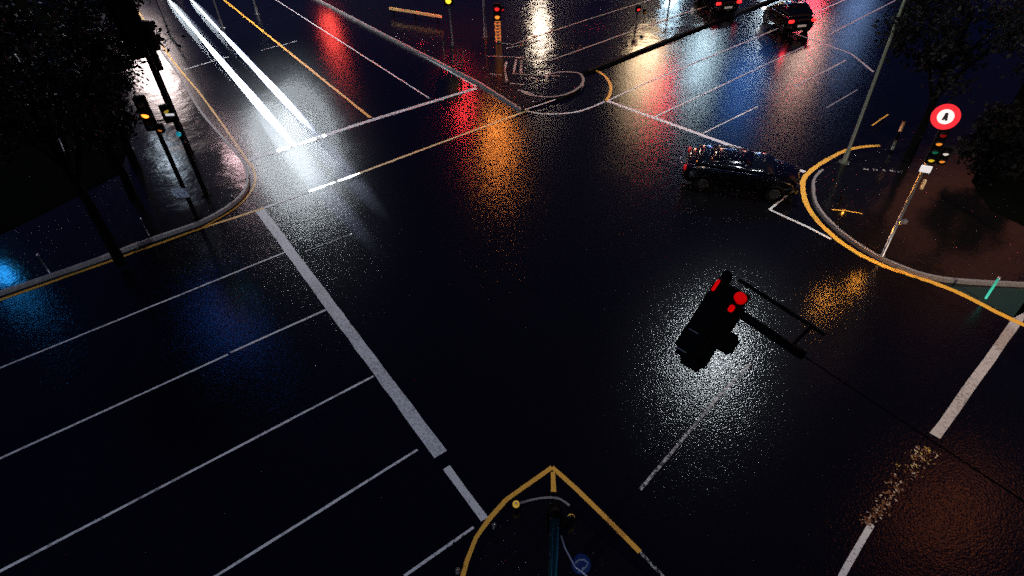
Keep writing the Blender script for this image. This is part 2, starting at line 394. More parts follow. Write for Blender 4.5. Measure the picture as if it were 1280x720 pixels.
LENS = {}
def lens_mat(c, on):
    k = (c, on)
    if k not in LENS:
        cc = {'red': (1, .02, .02), 'amber': (1, .30, .03), 'green': (.05, .9, .45), 'white': (1, .85, .75), 'teal': (.05, .75, .8), 'yellow': (1, .65, .03)}[c]
        LENS[k] = mat(c + '_lens', tuple(v * (.5 if on else .004) for v in cc), .25, 0, cc if on else None, on)
    return LENS[k]
def signal_head(parent, loc, face, lights, size=.2, tilt=0, backplate=False, up_axis=None):
    """vertical signal head; face = azimuth (deg) the lenses look at; lights = [(colour, emission)], top first"""
    a = R(face); f = Vector((math.cos(a), math.sin(a), 0)); s = Vector((-f.y, f.x, 0))
    n = len(lights); pitch = size * 1.55
    rm = Matrix.Rotation(a, 4, 'Z') @ Matrix.Rotation(tilt, 4, 'Y')
    T = Matrix.Translation(loc) @ rm
    def fin(b, name, m, par, sm=False):
        bmesh.ops.transform(b, matrix=T, verts=b.verts); return obj(name, b, m, par, sm)
    b = nb(); box(b, (0, 0, 0), (.18, size * 1.55, pitch * n + .06), .025)
    hs = fin(b, 'signal_housing', BLACKM, parent)
    if backplate:
        b = nb(); box(b, (.06, 0, 0), (.012, size * 2.4, pitch * n + .36), .004); fin(b, 'backplate', BLACKM, parent)
    for i, (c, on) in enumerate(lights):
        z = pitch * (n - 1) / 2 - i * pitch
        b = nb(); tube(b, [(.09, 0, z), (.105, 0, z)], size * .5, 24); fin(b, 'lens', lens_mat(c, on), hs)
        b = nb(); r = size * .56; N = 18; L = size * 1.05    # visor: open tunnel, cut away below
        outer = []
        for k in range(N + 1):
            th = R(-40) + (math.pi + R(80)) * k / N
            cut = L * (.45 + .55 * max(0, math.sin(th)))
            for rr in (r, r - .008):
                outer.append((b.verts.new((.09, rr * math.cos(th), z + rr * math.sin(th))), b.verts.new((.09 + cut, rr * math.cos(th), z + rr * math.sin(th) - .01))))
        for k in range(N):
            o0, i0, o1, i1 = outer[2 * k], outer[2 * k + 1], outer[2 * k + 2], outer[2 * k + 3]
            b.faces.new((o0[0], o0[1], o1[1], o1[0])); b.faces.new((i0[0], i1[0], i1[1], i0[1])); b.faces.new((o0[1], i0[1], i1[1], o1[1]))
        fin(b, 'visor', BLACKM, hs)
    return hs
def post(parent, h, r=.055, m=None, name='pole'):
    b = nb(); tube(b, [(0, 0, 0), (0, 0, h)], r, 14); obj(name, b, m or POLE, parent, True)
    b = nb(); tube(b, [(0, 0, h), (0, 0, h + .04), (0, 0, h + .06)], [r * 1.15, r * 1.1, r * .3], 14); obj('pole_cap', b, BLACKM, parent, True)
    b = nb(); tube(b, [(0, 0, 0), (0, 0, .025)], r * 2.2, 14); obj('base_plate', b, m or POLE, parent)
def mirror_at(px, h):
    """where a lamp at height h must hang for its glint on the road to fall at px"""
    g = G(*px); k = 1 + h / H; return Vector((g.x * k, g.y * k, 0))

# the tall white street lamp on the right corner, its arm over the road
q = mirror_at((893, 436), 8.6); b0 = G(1055, 203, .12)
make_street_lamp(b0, 8.6, (q.x - b0.x, q.y - b0.y), (.86, .95, 1.0), 1600, 'tall green-grey lamp post rising from the kerb of the right corner', pole=POLEG, lradius=.22)
# lamp on the far corner: orange glint on the junction
q = mirror_at((622, 182), 7.2); b0 = G(607, 47, .12)
make_street_lamp(b0, 7.2, (q.x - b0.x, q.y - b0.y), SODIUM, 900, 'slim dark pole at the far corner behind the orange signal post', lradius=.3)

FARL = 'street lamps beyond the far edge of the view'
def far_lamp(px, h, col, w, rad=.3, label='distant street lamp beyond the top of the view', off=(.9, .7)):
    q = mirror_at(px, h); return make_street_lamp((q.x - off[0], q.y - off[1], 0), h, off, col, w, label, group=FARL, lradius=rad)
far_lamp((675, 42), 9, (1, .78, .58), 1560, .5)
far_lamp((806, 84), 8, (1, .70, .40), 2040, 1.2)
far_lamp((872, 88), 9, (.62, .86, 1.0), 1344, .8)
far_lamp((838, 8), 9, (.55, .82, 1.0), 1080, .6)
far_lamp((965, 8), 9, (.70, .88, 1.0), 1380, .6)
far_lamp((1000, 82), 8, (1, .62, .50), 780, .8)
far_lamp((925, 122), 9, (.06, .28, 1.0), 450, 1.2)
far_lamp((1062, 40), 9, (.30, .50, 1.0), 420, 1.)
far_lamp((194, 96), 9, (1, .80, .76), 3000, 1.6)
far_lamp((212, 200), 9, (.7, .85, 1), 200, .35)
far_lamp((354, 200), 9.4, (.86, .95, 1), 3600, .15)  # added lamp: makes the bright blob ending the left headlight trail
far_lamp((388, 178), 9.4, (.86, .95, 1), 2900, .15)  # added lamp: makes the blob ending the right headlight trail
far_lamp((300, 208), 9, (1, .66, .70), 340, .35)
def far_signal(px, h, col, w, label, face=-90, rad=.25):
    q = mirror_at(px, h); t = thing('traffic_light', label, 'traffic light', (q.x, q.y + .3, 0), 0, 'distant signals beyond the far edge of the view')
    post(t, h + .5); signal_head(t, (0, -.15, h), face, [('red', 12), ('amber', 0), ('green', 0)])
    lamp('lens_light', (0, -.45, h + .3), col, w, rad, t)
    return t
far_signal((415, 42), 3.6, (1, .07, .05), 330, 'distant red traffic light beyond the far stop line', rad=.35)
far_signal((823, 118), 6.2, (1, .03, .07), 620, 'distant red traffic light beyond the far right road', rad=.3)
far_signal((1012, 12), 4.2, (1, .06, .10), 1300, 'distant red traffic light beyond the far right road', rad=.3)

# signal post at the far corner: yellow top, red lens whose glint lies on the road
b0 = G(566, 57, .12)
t = thing('traffic_light', 'slim signal post with yellow lit box at the far kerb', 'traffic light', b0, 0, 'signal posts at the junction corners')
post(t, 3.6, .04)
signal_head(t, (0, -.1, 2.35), -90, [('yellow', 1.6)], .3); signal_head(t, (.0, -.1, 3.4), -90, [('red', 14), ('amber', 0)])
q = mirror_at((575, 116), 3.5)
lamp('lens_light', (q.x - b0.x, q.y - b0.y, 3.5), REDC, 950, .16, t)
# orange signal column at the far corner
b0 = G(623, 53, .12)
t = thing('traffic_light', 'short signal post glowing orange and red at the far corner', 'traffic light', b0, 0, 'signal posts at the junction corners')
STR = mat('glowing_orange_sheeting', (.75, .25, .05), .4, 0, (1, .35, .08), .25)  # the sheeting glows: orange light on the column put in as emission
post(t, 2.0, .05)
for i in range(7):
    b = nb(); box(b, (.0, -.02, .16 + i * .16), (.34 if i % 2 else .26, .16, .055), .01); obj('glowing_band', b, STR, t)
for s in (-.13, .13):
    b = nb(); box(b, (s, -.03, .62), (.035, .05, 1.15), .005); obj('side_rail', b, STR, t)
signal_head(t, (0, -.15, 1.62), -90, [('red', .9), ('amber', 1.1)], .26)
signal_head(t, (.24, -.1, 1.75), -60, [('red', .5)], .16)
# small red-topped post on the divider
b0 = G(795, 34, .12)
t = thing('traffic_light', 'little post with a red light standing on the divider kerb', 'traffic light', b0, 0, 'signal posts at the junction corners')
post(t, .95, .045); signal_head(t, (0, -.08, 1.02), -90, [('red', 1.2)], .18)
signal_head(t, (.42, .1, .8), -90, [('amber', .08)], .12)

# left corner: signal post with amber lens, and two tall dark posts
b0 = G(246, 272, .12)
t = thing('traffic_light', 'left corner signal post with a glowing amber lamp and teal signs', 'traffic light', b0, 0, 'signal posts at the junction corners')
post(t, 4.3, .07, BLACKM)
signal_head(t, (-.05, -.12, 3.85), -78, [('red', 0), ('amber', 2.6), ('green', 0)], .22)
signal_head(t, (.42, .10, 3.72), -50, [('yellow', .25), ('yellow', .0)], .16)
signal_head(t, (.18, -.1, 3.35), -80, [('amber', .4)], .13)
for x, z, s, m in ((.66, 3.14, .24, lens_mat('teal', .03)), (.70, 2.86, .18, lens_mat('teal', .0))):
    b = nb(); disc(b, (x, -.1, z), (0, -1, .3), s * .32, .03); obj('sign_panel', b, m, t)
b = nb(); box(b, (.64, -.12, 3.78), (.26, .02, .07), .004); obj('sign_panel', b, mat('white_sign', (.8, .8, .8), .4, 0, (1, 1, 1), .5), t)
b = nb(); tube(b, [(0, 0, 3.55), (.66, -.05, 3.6)], .025, 8); obj('bracket', b, BLACKM, t)
b = nb(); box(b, (-.12, -.1, 1.05), (.5, .03, .34), .01); tag_p = obj('sign_panel', b, paint('scuffed_white_sign', (.55, .6, .7), .44, .06, .4, 8), t)
lamp('lens_light', (.66, -.35, 3.1), (.05, .6, .8), 2, .1, t)
lamp('lens_light', (-.05, -.6, 3.8), (1, .3, .03), 1.5, .08, t)
for (bx, by, hh, label, hs) in ((262, 262, 6.0, 'tall dark post with a bulky head beside the left kerb', .42), (252, 222, 5.0, 'thinner dark post with a small head beside the left kerb', .26)):
    pass
b0 = G(258, 243, .12)
t = thing('traffic_light', 'tallest dark post with a bulky unlit head on the left corner', 'traffic light', b0, 0, 'signal posts at the junction corners')
post(t, 5.7, .085, BLACKM)
signal_head(t, (-.2, .1, 5.75), 125, [('red', 0), ('amber', 0), ('green', 0)], .3, backplate=True)
signal_head(t, (.12, .3, 5.5), 70, [('red', 0), ('amber', 0)], .26)
b0 = G(257, 232, .12)
t = thing('traffic_light', 'thinner dark post with a small unlit head on the left corner', 'traffic light', G(240, 190, .12), 0, 'signal posts at the junction corners')
post(t, 3.55, .04, BLACKM)
signal_head(t, (0, .05, 3.7), 125, [('red', 0), ('amber', 0)], .24)

# right corner: pole with the round red sign and lit signals
b0 = G(1102, 321, .12)
t = thing('traffic_light', 'right corner signal pole topped by a round red-rimmed sign', 'traffic light', b0, 0, 'signal posts at the junction corners')
post(t, 4.35, .045, STEEL)
f = Vector((-.50, -.72, .48)).normalized(); c = Vector((-.07, 0, 4.44)) + f * .08
b = nb(); disc(b, c, f, .31, .03, 40); sgn = obj('sign_panel', b, mat('red_sign', (.8, .02, .03), .35, 0, (1, .02, .03), .75), t)  # rim and face glow: retroreflected light put in as emission
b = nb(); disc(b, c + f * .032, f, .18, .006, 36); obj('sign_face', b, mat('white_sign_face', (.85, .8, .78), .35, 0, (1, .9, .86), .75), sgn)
sx = Vector((0, 0, 1)).cross(f).normalized(); sy = f.cross(sx)
b = nb()
for dx, dy, r in ((0, .055, .042), (.004, -.012, .052), (-.03, -.065, .03), (.035, -.065, .03)):
    disc(b, c + f * .039 + sx * dx + sy * dy, f, r, .004, 16)
obj('symbol', b, mat('black_symbol', (.01, .01, .01), .5), sgn)
signal_head(t, (-.02, -.12, 3.72), -118, [('red', .15), ('amber', .9), ('green', .07), ('yellow', .7)], .15)
signal_head(t, (.30, -.1, 3.42), -118, [('white', .7), ('amber', .8)], .14)
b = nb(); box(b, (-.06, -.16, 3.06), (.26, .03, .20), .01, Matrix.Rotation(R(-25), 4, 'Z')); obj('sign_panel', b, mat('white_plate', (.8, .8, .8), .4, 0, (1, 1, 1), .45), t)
b = nb(); box(b, (.12, -.1, 2.55), (.08, .06, .28), .01); obj('push_button_box', b, mat('cream_box', (.6, .45, .25), .4, 0, (1, .6, .3), .1), t)
b = nb(); box(b, (.10, -.05, 1.3), (.22, .12, .12), .02); obj('push_button_box', b, STEEL, t)
q = mirror_at((1032, 374), 1.9)
lamp('lens_light', (q.x - b0.x, q.y - b0.y, 1.9), (1, .36, .05), 42, .05, t)
lamp('lens_light', (-.25, .25, 1.0), (1, .36, .04), 22, .05, t)  # added amber glow at the pole's foot; no lens sits here

q = mirror_at((1185, 296), 8.5)
make_street_lamp((q.x + 1.2, q.y + .6, .12), 8.4, (-1.2, -.6), (1, .29, .07), 210, 'brown sodium lamp behind the trees of the right corner', lradius=4.0)
mk = thing('glow_lantern', 'small lantern added for the amber glow on the right corner', 'lantern', G(1049, 254, .12), 0)
b = nb(); tube(b, [(0, 0, 0), (0, 0, .3)], .04, 12); obj('post', b, BLACKM, mk, True)
b = nb(); tube(b, [(0, 0, .3), (0, 0, .34)], .06, 12); obj('cap', b, BLACKM, mk, True)
lamp('added_bulb', (.14, -.16, .28), (1, .40, .05), 3.5, .03, mk)  # lantern and bulb added to cast the amber patch on the paving

# teal glow of a lit sign just left of the frame, blue one further in
b0 = mirror_at((12, 342), 3.2)
t = thing('sign_totem', 'lit blue sign post beyond the left edge of the view', 'sign', (b0.x, b0.y, .12), 0)
post(t, 2.7, .06); b = nb(); box(b, (0, 0, 3.1), (.9, .12, .9), .03); obj('sign_panel', b, mat('blue_lit_sign', (.05, .4, .6), .3, 0, (.03, .5, .8), 1), t)
lamp('sign_light', (.1, -.4, 3.1), (.02, .30, .85), 60, .3, t)
q = mirror_at((290, 398), 9.5)
make_street_lamp((q.x - 1, q.y, .12), 9.4, (1, 0), (.03, .20, 1.0), 150, 'blue lit lamp high above the left park', lradius=.7)
q = mirror_at((1185, 640), 9.5)
make_street_lamp((q.x + .6, q.y + .5, .12), 9.4, (-.6, -.5), (1, .25, .08), 110, 'sodium street lamp beyond the right edge of the view', lradius=.9)

# ------------------------------------------------------------------ mast arm signal hanging over the junction near the viewpoint
uB = Vector((math.cos(R(35)), math.sin(R(35)), 0)); vA = Vector((math.cos(R(-56)), math.sin(R(-56)), 0))
zc = 6.9
hc = G(886, 402, zc)
mast = thing('mast_arm_signal', 'black tilted signal head with red lamps hanging from a short arm and span wire', 'traffic light', (0, 0, 0), 0)
ax = (uB * .74 + Vector((0, 0, 1)) * .62 + vA * -.10).normalized()        # long axis, top leaning away
nf = (uB * .62 - Vector((0, 0, 1)) * .74); nf = (nf - ax * nf.dot(ax)).normalized()   # lenses look down the far road
sd = ax.cross(nf).normalized()
T = Matrix((nf, sd, ax)).transposed().to_4x4(); T.translation = hc
def mfin(b, name, m, par=None, sm=False):
    bmesh.ops.transform(b, matrix=T, verts=b.verts); return obj(name, b, m, par or mast, sm)
b = nb(); box(b, (0, 0, 0), (.20, .34, .90), .05); hsg = mfin(b, 'signal_housing', BLACKM)
for i in range(2):
    b = nb(); box(b, (-.112, .04, -.18 - i * .24), (.006, .12, .012)); mfin(b, 'hinge', STEEL, hsg)
b = nb(); box(b, (.13, 0, 0), (.012, .38, .94), .01); mfin(b, 'backplate', BLACKM)
for i, (c_, on) in enumerate((('red', 6), ('amber', 0), ('green', 0))):
    z = .29 - i * .29
    b = nb(); tube(b, [(.136, 0, z), (.15, 0, z)], .12, 24); mfin(b, 'lens', lens_mat(c_, on), hsg)
    b = nb()
    prev = None
    for k in range(19):
        th = R(-40) + (math.pi + R(80)) * k / 18; cut = .26 * (.4 + .6 * max(0, math.sin(th)))
        v = [b.verts.new((.136, 0.135 * math.cos(th), z + 0.135 * math.sin(th))), b.verts.new((.136 + cut, 0.135 * math.cos(th), z + 0.135 * math.sin(th)))]
        if prev: b.faces.new((prev[0], prev[1], v[1], v[0]))
        prev = v
    r_ = bmesh.ops.solidify(b, geom=b.faces[:], thickness=.008); mfin(b, 'visor', BLACKM, hsg)
# red lamp of the side head, facing back to us, and a glowing strip drawn as red light on the top edge
RL = mat('bright_red_glow', (.8, .0, .0), .3, 0, (.9, .0, .0), .45)
b = nb(); tube(b, [(-.10, -.20, .36), (-.17, -.20, .36)], [.062, .056], 20); mfin(b, 'side_lamp', RL)
b = nb(); box(b, (-.13, -.18, .22), (.03, .06, .08), .012); mfin(b, 'side_lamp', RL)
b = nb(); box(b, (-.11, .11, .37), (.02, .038, .14), .008); mfin(b, 'red_light_strip', RL)
b = nb(); box(b, (0, .10, .50), (.14, .09, .16), .02); mfin(b, 'top_cowl', BLACKM)
b = nb(); box(b, (.02, -.27, -.10), (.18, .20, .22), .03); mfin(b, 'detector_camera', BLACKM)
b = nb(); box(b, (.05, -.06, -.48), (.18, .20, .12), .02); mfin(b, 'visor', BLACKM)
b = nb(); box(b, (0, -.20, .16), (.16, .10, .34), .03); mfin(b, 'mounting_bracket', BLACKM)
a0 = hc + ax * .26 - sd * .0; far = vA * 1.0
for off, zz in ((Vector((0, 0, 0)), 0), (uB * .32, .10)):
    b = nb(); st = a0 + off + Vector((0, 0, zz)); tube(b, [st - vA * .05, st + vA * .6, st + far], [.045, .048, .05] if not zz else [.02, .024, .026], 12); obj('arm', b, BLACKM, mast, True)
for k in range(1, 2):
    b = nb(); st = a0 + vA * .85; tube(b, [st, st + uB * .32 + Vector((0, 0, .10))], .018, 8); obj('brace', b, BLACKM, mast)
e = a0 + far; m0 = e + vA * 11 + Vector((0, 0, .5))      # span wire to a mast beyond the right edge of the view
b = nb(); tube(b, [e - vA * .1, e + vA * 5 + Vector((0, 0, .05)), m0], .007, 8); obj('span_wire', b, BLACKM, mast, True)
b = nb(); tube(b, [(m0.x, m0.y, 0), (m0.x, m0.y, 4), (m0.x, m0.y, m0.z + .2)], [.14, .11, .09], 16); obj('mast', b, BLACKM, mast, True)

# ------------------------------------------------------------------ cars
PAINTB = mat('black_car_paint', (.0008, .0008, .0015), .14, 0, spec=.3, coat=.25)
GLASSB = mat('dark_car_glass', (.003, .004, .006), .05, 0, spec=.35)
CHROME = mat('chrome', (.55, .55, .58), .12, 1)
TYRE = mat('tyre_rubber', (.002, .002, .002), .9, spec=.1)
RIM = mat('alloy_rim', (.02, .02, .022), .4, .6)
def wetbump(m, scale, dist):
    nt = m.node_tree; b = nt.nodes['Principled BSDF']; tc = nt.nodes.new('ShaderNodeTexCoord'); v = nt.nodes.new('ShaderNodeTexVoronoi')
    v.inputs['Scale'].default_value = scale; nt.links.new(tc.outputs['Object'], v.inputs['Vector'])
    mr = nt.nodes.new('ShaderNodeMapRange'); mr.inputs['From Max'].default_value = .35; mr.inputs['To Min'].default_value = 1; mr.inputs['To Max'].default_value = 0
    nt.links.new(v.outputs['Distance'], mr.inputs['Value'])
    bp = nt.nodes.new('ShaderNodeBump'); bp.inputs['Distance'].default_value = dist; nt.links.new(mr.outputs['Result'], bp.inputs['Height']); nt.links.new(bp.outputs['Normal'], b.inputs['Normal'])
wetbump(PAINTB, 28, .004); wetbump(GLASSB, 34, .002)
def loft(bm, secs, close=True):
    rings = [[bm.verts.new(p) for p in s] for s in secs]; n = len(secs[0])
    for a, b_ in zip(rings, rings[1:]):
        for k in range(n if close else n - 1):
            bm.faces.new((a[k], a[(k + 1) % n], b_[(k + 1) % n], b_[k]))
    bm.faces.new(rings[0][::-1]); bm.faces.new(rings[-1])
    bmesh.ops.recalc_face_normals(bm, faces=bm.faces)
def make_car(label, L=4.3, W=1.76, Ht=1.45, tail_on=0, head_on=0, cat='car', group='dark cars on the wet road'):
    t = thing('car', label, cat, (0, 0, 0), 0, group); hw = W / 2
    def sec(x, w, zb, zt, cr=.0):
        pts = []
        for yy, zz in ((-.80, zb), (-.97, zb + .08), (-1, zb + (zt - zb) * .45), (-.985, zt - .09), (-.88, zt - .01), (-.5, zt + cr * .7), (0, zt + cr), (.5, zt + cr * .7), (.88, zt - .01), (.985, zt - .09), (1, zb + (zt - zb) * .45), (.97, zb + .08), (.80, zb)):
            pts.append((x, yy * w, zz))
        return pts
    k = L / 4.3
    S = [(-2.13, .62, .38, .62, 0), (-2.10, .76, .30, .80, .01), (-2.0, .84, .24, .92, .02), (-1.75, .87, .2, .97, .02), (-1.2, .88, .19, .98, .02), (0, .88, .19, .96, .02), (.8, .88, .19, .95, .02), (1.2, .87, .19, .91, .03), (1.75, .84, .2, .80, .04), (2.02, .76, .22, .70, .03), (2.13, .62, .30, .58, 0)]
    b = nb(); loft(b, [sec(x * k, w / .88 * hw, zb, zt, c) for x, w, zb, zt, c in S]); bd = obj('body', b, PAINTB, t, True)
    md = bd.modifiers.new('round', 'SUBSURF'); md.levels = 2; md.render_levels = 2
    # greenhouse
    def gs(x, w0, w1, z0, z1):
        return [(x, -w0, z0), (x, -(w0 * .5 + w1 * .5), (z0 + z1) / 2 + .04), (x, -w1, z1 - .04), (x, -w1 * .86, z1), (x, 0, z1 + .025), (x, w1 * .86, z1), (x, w1, z1 - .04), (x, (w0 * .5 + w1 * .5), (z0 + z1) / 2 + .04), (x, w0, z0)]
    g = [gs(-1.82 * k, .70, .66, .90, .97), gs(-1.55 * k, .76, .66, .92, 1.18), gs(-1.25 * k, .80, .62, .94, Ht - .06), gs(-.7 * k, .81, .61, .94, Ht), gs(.0, .81, .61, .93, Ht - .01), gs(.35 * k, .80, .60, .92, Ht - .09), gs(.75 * k, .78, .63, .91, 1.16), gs(1.18 * k, .74, .68, .89, .93)]
    b = nb(); loft(b, g); cb = obj('windows', b, GLASSB, t, True); md = cb.modifiers.new('round', 'SUBSURF'); md.levels = 1; md.render_levels = 2
    rf = [[(x, -y, z - .012), (x, -y * .97, z + .012), (x, -y * .5, z + .035), (x, 0, z + .042), (x, y * .5, z + .035), (x, y * .97, z + .012), (x, y, z - .012)] for x, y, z in ((-1.22 * k, .55, Ht - .045), (-.7 * k, .56, Ht + .008), (0, .56, Ht - .002), (.3 * k, .54, Ht - .065))]
    b = nb(); loft(b, rf); obj('roof', b, PAINTB, t, True)
    for s in (-1, 1):
        b = nb(); tube(b, [(-1.7 * k, s * .79, .955), (-1.0 * k, s * .835, .985), (0, s * .84, .975), (1.0 * k, s * .80, .945)], .014, 8); obj('window_trim', b, CHROME, t, True)
        b = nb(); tube(b, [(-1.2 * k, s * .60, Ht - .03), (-.7 * k, s * .605, Ht + .012), (0, s * .605, Ht + .005), (.3 * k, s * .59, Ht - .06)], .012, 8); obj('roof_rail', b, CHROME, t, True)
        b = nb(); box(b, (.72 * k, s * (hw + .07), .98), (.12, .20, .14), .04); obj('mirror', b, PAINTB, t)
        for x in (-1.3 * k, 1.3 * k):
            b = nb(); tube(b, [(x, s * (hw - .20), .32), (x, s * (hw - .19), .32), (x, s * (hw - .0), .32), (x, s * (hw + .012), .32)], [.27, .32, .32, .28], 28); w = obj('wheel', b, TYRE, t, True)
            b = nb(); tube(b, [(x, s * (hw + .004), .32), (x, s * (hw + .02), .32)], [.2, .17], 20); obj('rim', b, RIM, w)
        hm = lens_mat('white', head_on); tm = lens_mat('red', tail_on)
        b = nb(); box(b, (2.02 * k, s * .62, .64), (.16, .34, .12), .04, None); obj('headlight', b, hm, t)
        b = nb(); box(b, (-2.075 * k, s * .64, .80), (.09, .30, .15), .03, None); obj('taillight', b, tm, t)
        b = nb(); tube(b, [(.45 * k + .3, s * .3, .99), (.6 * k, s * .28 - .3, 1.1)], .008, 6); obj('wiper', b, BLACKM, t)
    b = nb(); box(b, (-2.12 * k, 0, .55), (.02, .5, .12), .005); obj('licence_plate', b, mat('plate_white', (.6, .6, .55), .4), t)
    b = nb(); box(b, (2.12 * k, 0, .42), (.03, .9, .16), .01); obj('grille', b, BLACKM, t)
    return t
def put(t, px, rz, z=0):
    g = G(*px); t.location = (g.x, g.y, z); t.rotation_euler = (0, 0, R(rz)); return t
blk = make_car('black rain-covered car stopped just past the far right stop line', L=3.9, W=1.55, Ht=1.16, tail_on=.12)
put(blk, (922, 232), -21)
# chrome strip added to draw the arc of light round the tail
b = nb(); tube(b, [Vector(p) for p in ((-1.55, -.74, .99), (-1.9, -.72, .955), (-2.08, -.5, .90), (-2.13, 0, .89), (-2.08, .5, .90), (-1.9, .72, .955), (-1.55, .74, .99))], .014, 8); obj('light_arc_strip', b, CHROME, blk, True)
hb = make_car('small dark car with red tail lights lit on the far right road', L=3.2, W=1.5, Ht=1.4, tail_on=2.2, head_on=3)
put(hb, (981, 34), 97)
spot('added_road_spot', G(968, 24, .7), G(948, 27), (.95, .97, 1), 600, R(55), .8, .06)  # added spot: makes the white patch left of the car, apart from its headlights
lamp('taillight_glow', G(986, 36, .75), REDC, 10, .08)
c2 = dup(hb, None, None, 'dark car cut by the top edge of the view')
put(c2, (893, 12), 100)
far_car = dup(hb, None, None, 'unseen dark car added as the source of the left road streaks')

# spots shaped as the headlight trails; their car beyond the view is added
A1, B1 = G(239, 0), G(392, 164); A2, B2 = G(211, 0), G(366, 180)
d1 = (B1 - A1).normalized(); d2 = (B2 - A2).normalized()
P1 = A1 - d1 * 5.0; P2 = A2 - d2 * 5.0
P1.z = P2.z = .68
cc = (P1 + P2) / 2 - d1 * 2.6; far_car.location = (cc.x, cc.y, 0); far_car.rotation_euler = (0, 0, math.atan2(d1.y, d1.x))
BL = (.80, .92, 1.0)
for P, d, B in ((P1, d1, B1), (P2, d2, B2)):
    L = (B - P).length
    dep0, dep1 = math.atan2(.68, L + 1.5), math.atan2(.68, 4.4)
    mid = (dep0 + dep1) / 2; tgt = P + Vector((d.x * math.cos(mid), d.y * math.cos(mid), -math.sin(mid))) * 10
    spot('added_road_spot', P, tgt, BL, 1, (dep1 - dep0), .25, .01, sx=.11, sy=1, falloff=('Constant', 300000))
    spot('added_road_spot', P, tgt, BL, 1, (dep1 - dep0) * 1.0, 1, .01, sx=.6, sy=1, falloff=('Constant', 22000))
    for a_, b_, pw in ((L * .42, L * 1.02, 1500000), (L * .65, L * 1.02, 3000000)):     # extra spots brighten the far stretch of the trails
        e0, e1 = math.atan2(.68, b_), math.atan2(.68, a_); m_ = (e0 + e1) / 2
        spot('added_road_spot', P, P + Vector((d.x * math.cos(m_), d.y * math.cos(m_), -math.sin(m_))) * 10, BL, 1, R(1), 1, .01, sx=1.0, sy=(e1 - e0) / R(1), falloff=('Constant', pw))
    E_ = B + d * .8 + Vector((d.y, -d.x, 0)) * .2
    spot('added_road_spot', P, E_, BL, 1, R(1.0), 1, .01, sx=2.0, sy=.5, falloff=('Constant', 60000))

# ------------------------------------------------------------------ bollards, posts, barriers, island furniture
def bollard(px, h, label, r=.035, m=None, cap=None, group='small posts along the kerb', topm=None):
    t = thing('bollard', label, 'bollard', G(*px, .12), 0, group)
    b = nb(); tube(b, [(0, 0, 0), (0, 0, h)], r, 12); obj('post', b, m or STEEL, t, True)
    b = nb(); tube(b, [(0, 0, h), (0, 0, h + .05), (0, 0, h + .07)], [r * (cap or 1.3), r * (cap or 1.3), r * .4], 12); obj('cap', b, topm or STEEL, t, True)
    return t
bollard((63, 342), .72, 'thin steel post on the left pavement nearest the frame edge', .018, cap=2.2)
bollard((187, 296), .70, 'thin steel post midway along the left kerb', .018, cap=2.2)
bollard((290, 246), .35, 'stubby post at the curve of the left kerb', .03)
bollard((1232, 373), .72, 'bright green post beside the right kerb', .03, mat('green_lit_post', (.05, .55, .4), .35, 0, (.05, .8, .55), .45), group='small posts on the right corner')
t = thing('bollard', 'dark post with two pale bands on the right corner', 'bollard', G(1114, 190, .12), 0, 'small posts on the right corner')
b = nb(); tube(b, [(0, 0, 0), (0, 0, 1.25)], .05, 14); obj('post', b, BLACKM, t, True)
b = nb(); tube(b, [(0, 0, .85), (0, 0, 1.24)], .056, 14); obj('band', b, mat('orange_band', (.8, .42, .2), .4), t, True)
b = nb(); tube(b, [(0, 0, .1), (0, 0, .5)], .056, 14); obj('band', b, mat('grey_band', (.22, .24, .18), .4), t, True)
# bent hoop bars beside the far kerb
for i, (x, y, lean) in enumerate(((556, 74, .0), (566, 80, .02), (572, 83, .05), (576, 84, .12))):
    t = thing('hoop_barrier', ('leftmost thin bar', 'second thin bar', 'third thin bar', 'rightmost bent thin bar')[i] + ' of the four by the far kerb', 'barrier', G(x, y, .12), 0, 'thin bars by the far kerb')
    b = nb(); tube(b, [(0, 0, 0), (lean, 0, .35), (lean * 1.6, 0, .7), (lean * 1.2, .05, 1.05)], .022, 10); obj('bar', b, POLEG, t, True)
# low yellow barrier on the far pavement
pa, pb = G(488, 20, .12), G(553, 31, .12); dv = pb - pa; t = thing('low_barrier', 'low worn yellow barrier rail on the far left pavement', 'barrier', pa, 0)
b = nb(); box(b, (dv / 2) + Vector((0, 0, .45)), (dv.length, .10, .16), .02, Matrix.Rotation(math.atan2(dv.y, dv.x), 4, 'Z')); obj('rail', b, WORNY, t)
for k in (.08, .5, .92):
    b = nb(); box(b, dv * k + Vector((0, 0, .2)), (.08, .08, .4), .01); obj('leg', b, BLACKM, t)

# traffic island at the near edge
KI = smooth_px([(585, 760), (600, 700), (618, 660), (652, 630), (675, 625), (699, 625), (716, 640), (745, 668), (800, 715), (850, 765)], 6)
slab('traffic_island', KI, .10, PAVE)
ribbon('kerb', smooth_px([(650, 629), (668, 624), (686, 622), (700, 624), (712, 632)], 6), .05, KERB, .108)
YTOP = mat('glowing_yellow_cap', (.85, .55, .06), .35, 0, (1, .6, .08), .25)  # caps glow by themselves, caught light put in as emission
for px, lab in (((645, 629), 'yellow topped stud post on the left corner of the island'), ((714, 646), 'pale yellow topped stud post right of the island signal')):
    g = G(*px, .34); t = thing('bollard', lab, 'bollard', (g.x, g.y, .0), 0, 'stud posts on the traffic island')
    b = nb(); tube(b, [(0, 0, 0), (0, 0, .28)], .055, 14); obj('post', b, BLACKM, t, True)
    b = nb(); tube(b, [(0, 0, .28), (0, 0, .32), (0, 0, .34)], [.07, .07, .04], 18); obj('cap', b, YTOP, t, True)
    b = nb(); tube(b, [(0, 0, .34), (0, 0, .345)], .022, 12); obj('screw', b, STEEL, t, True)
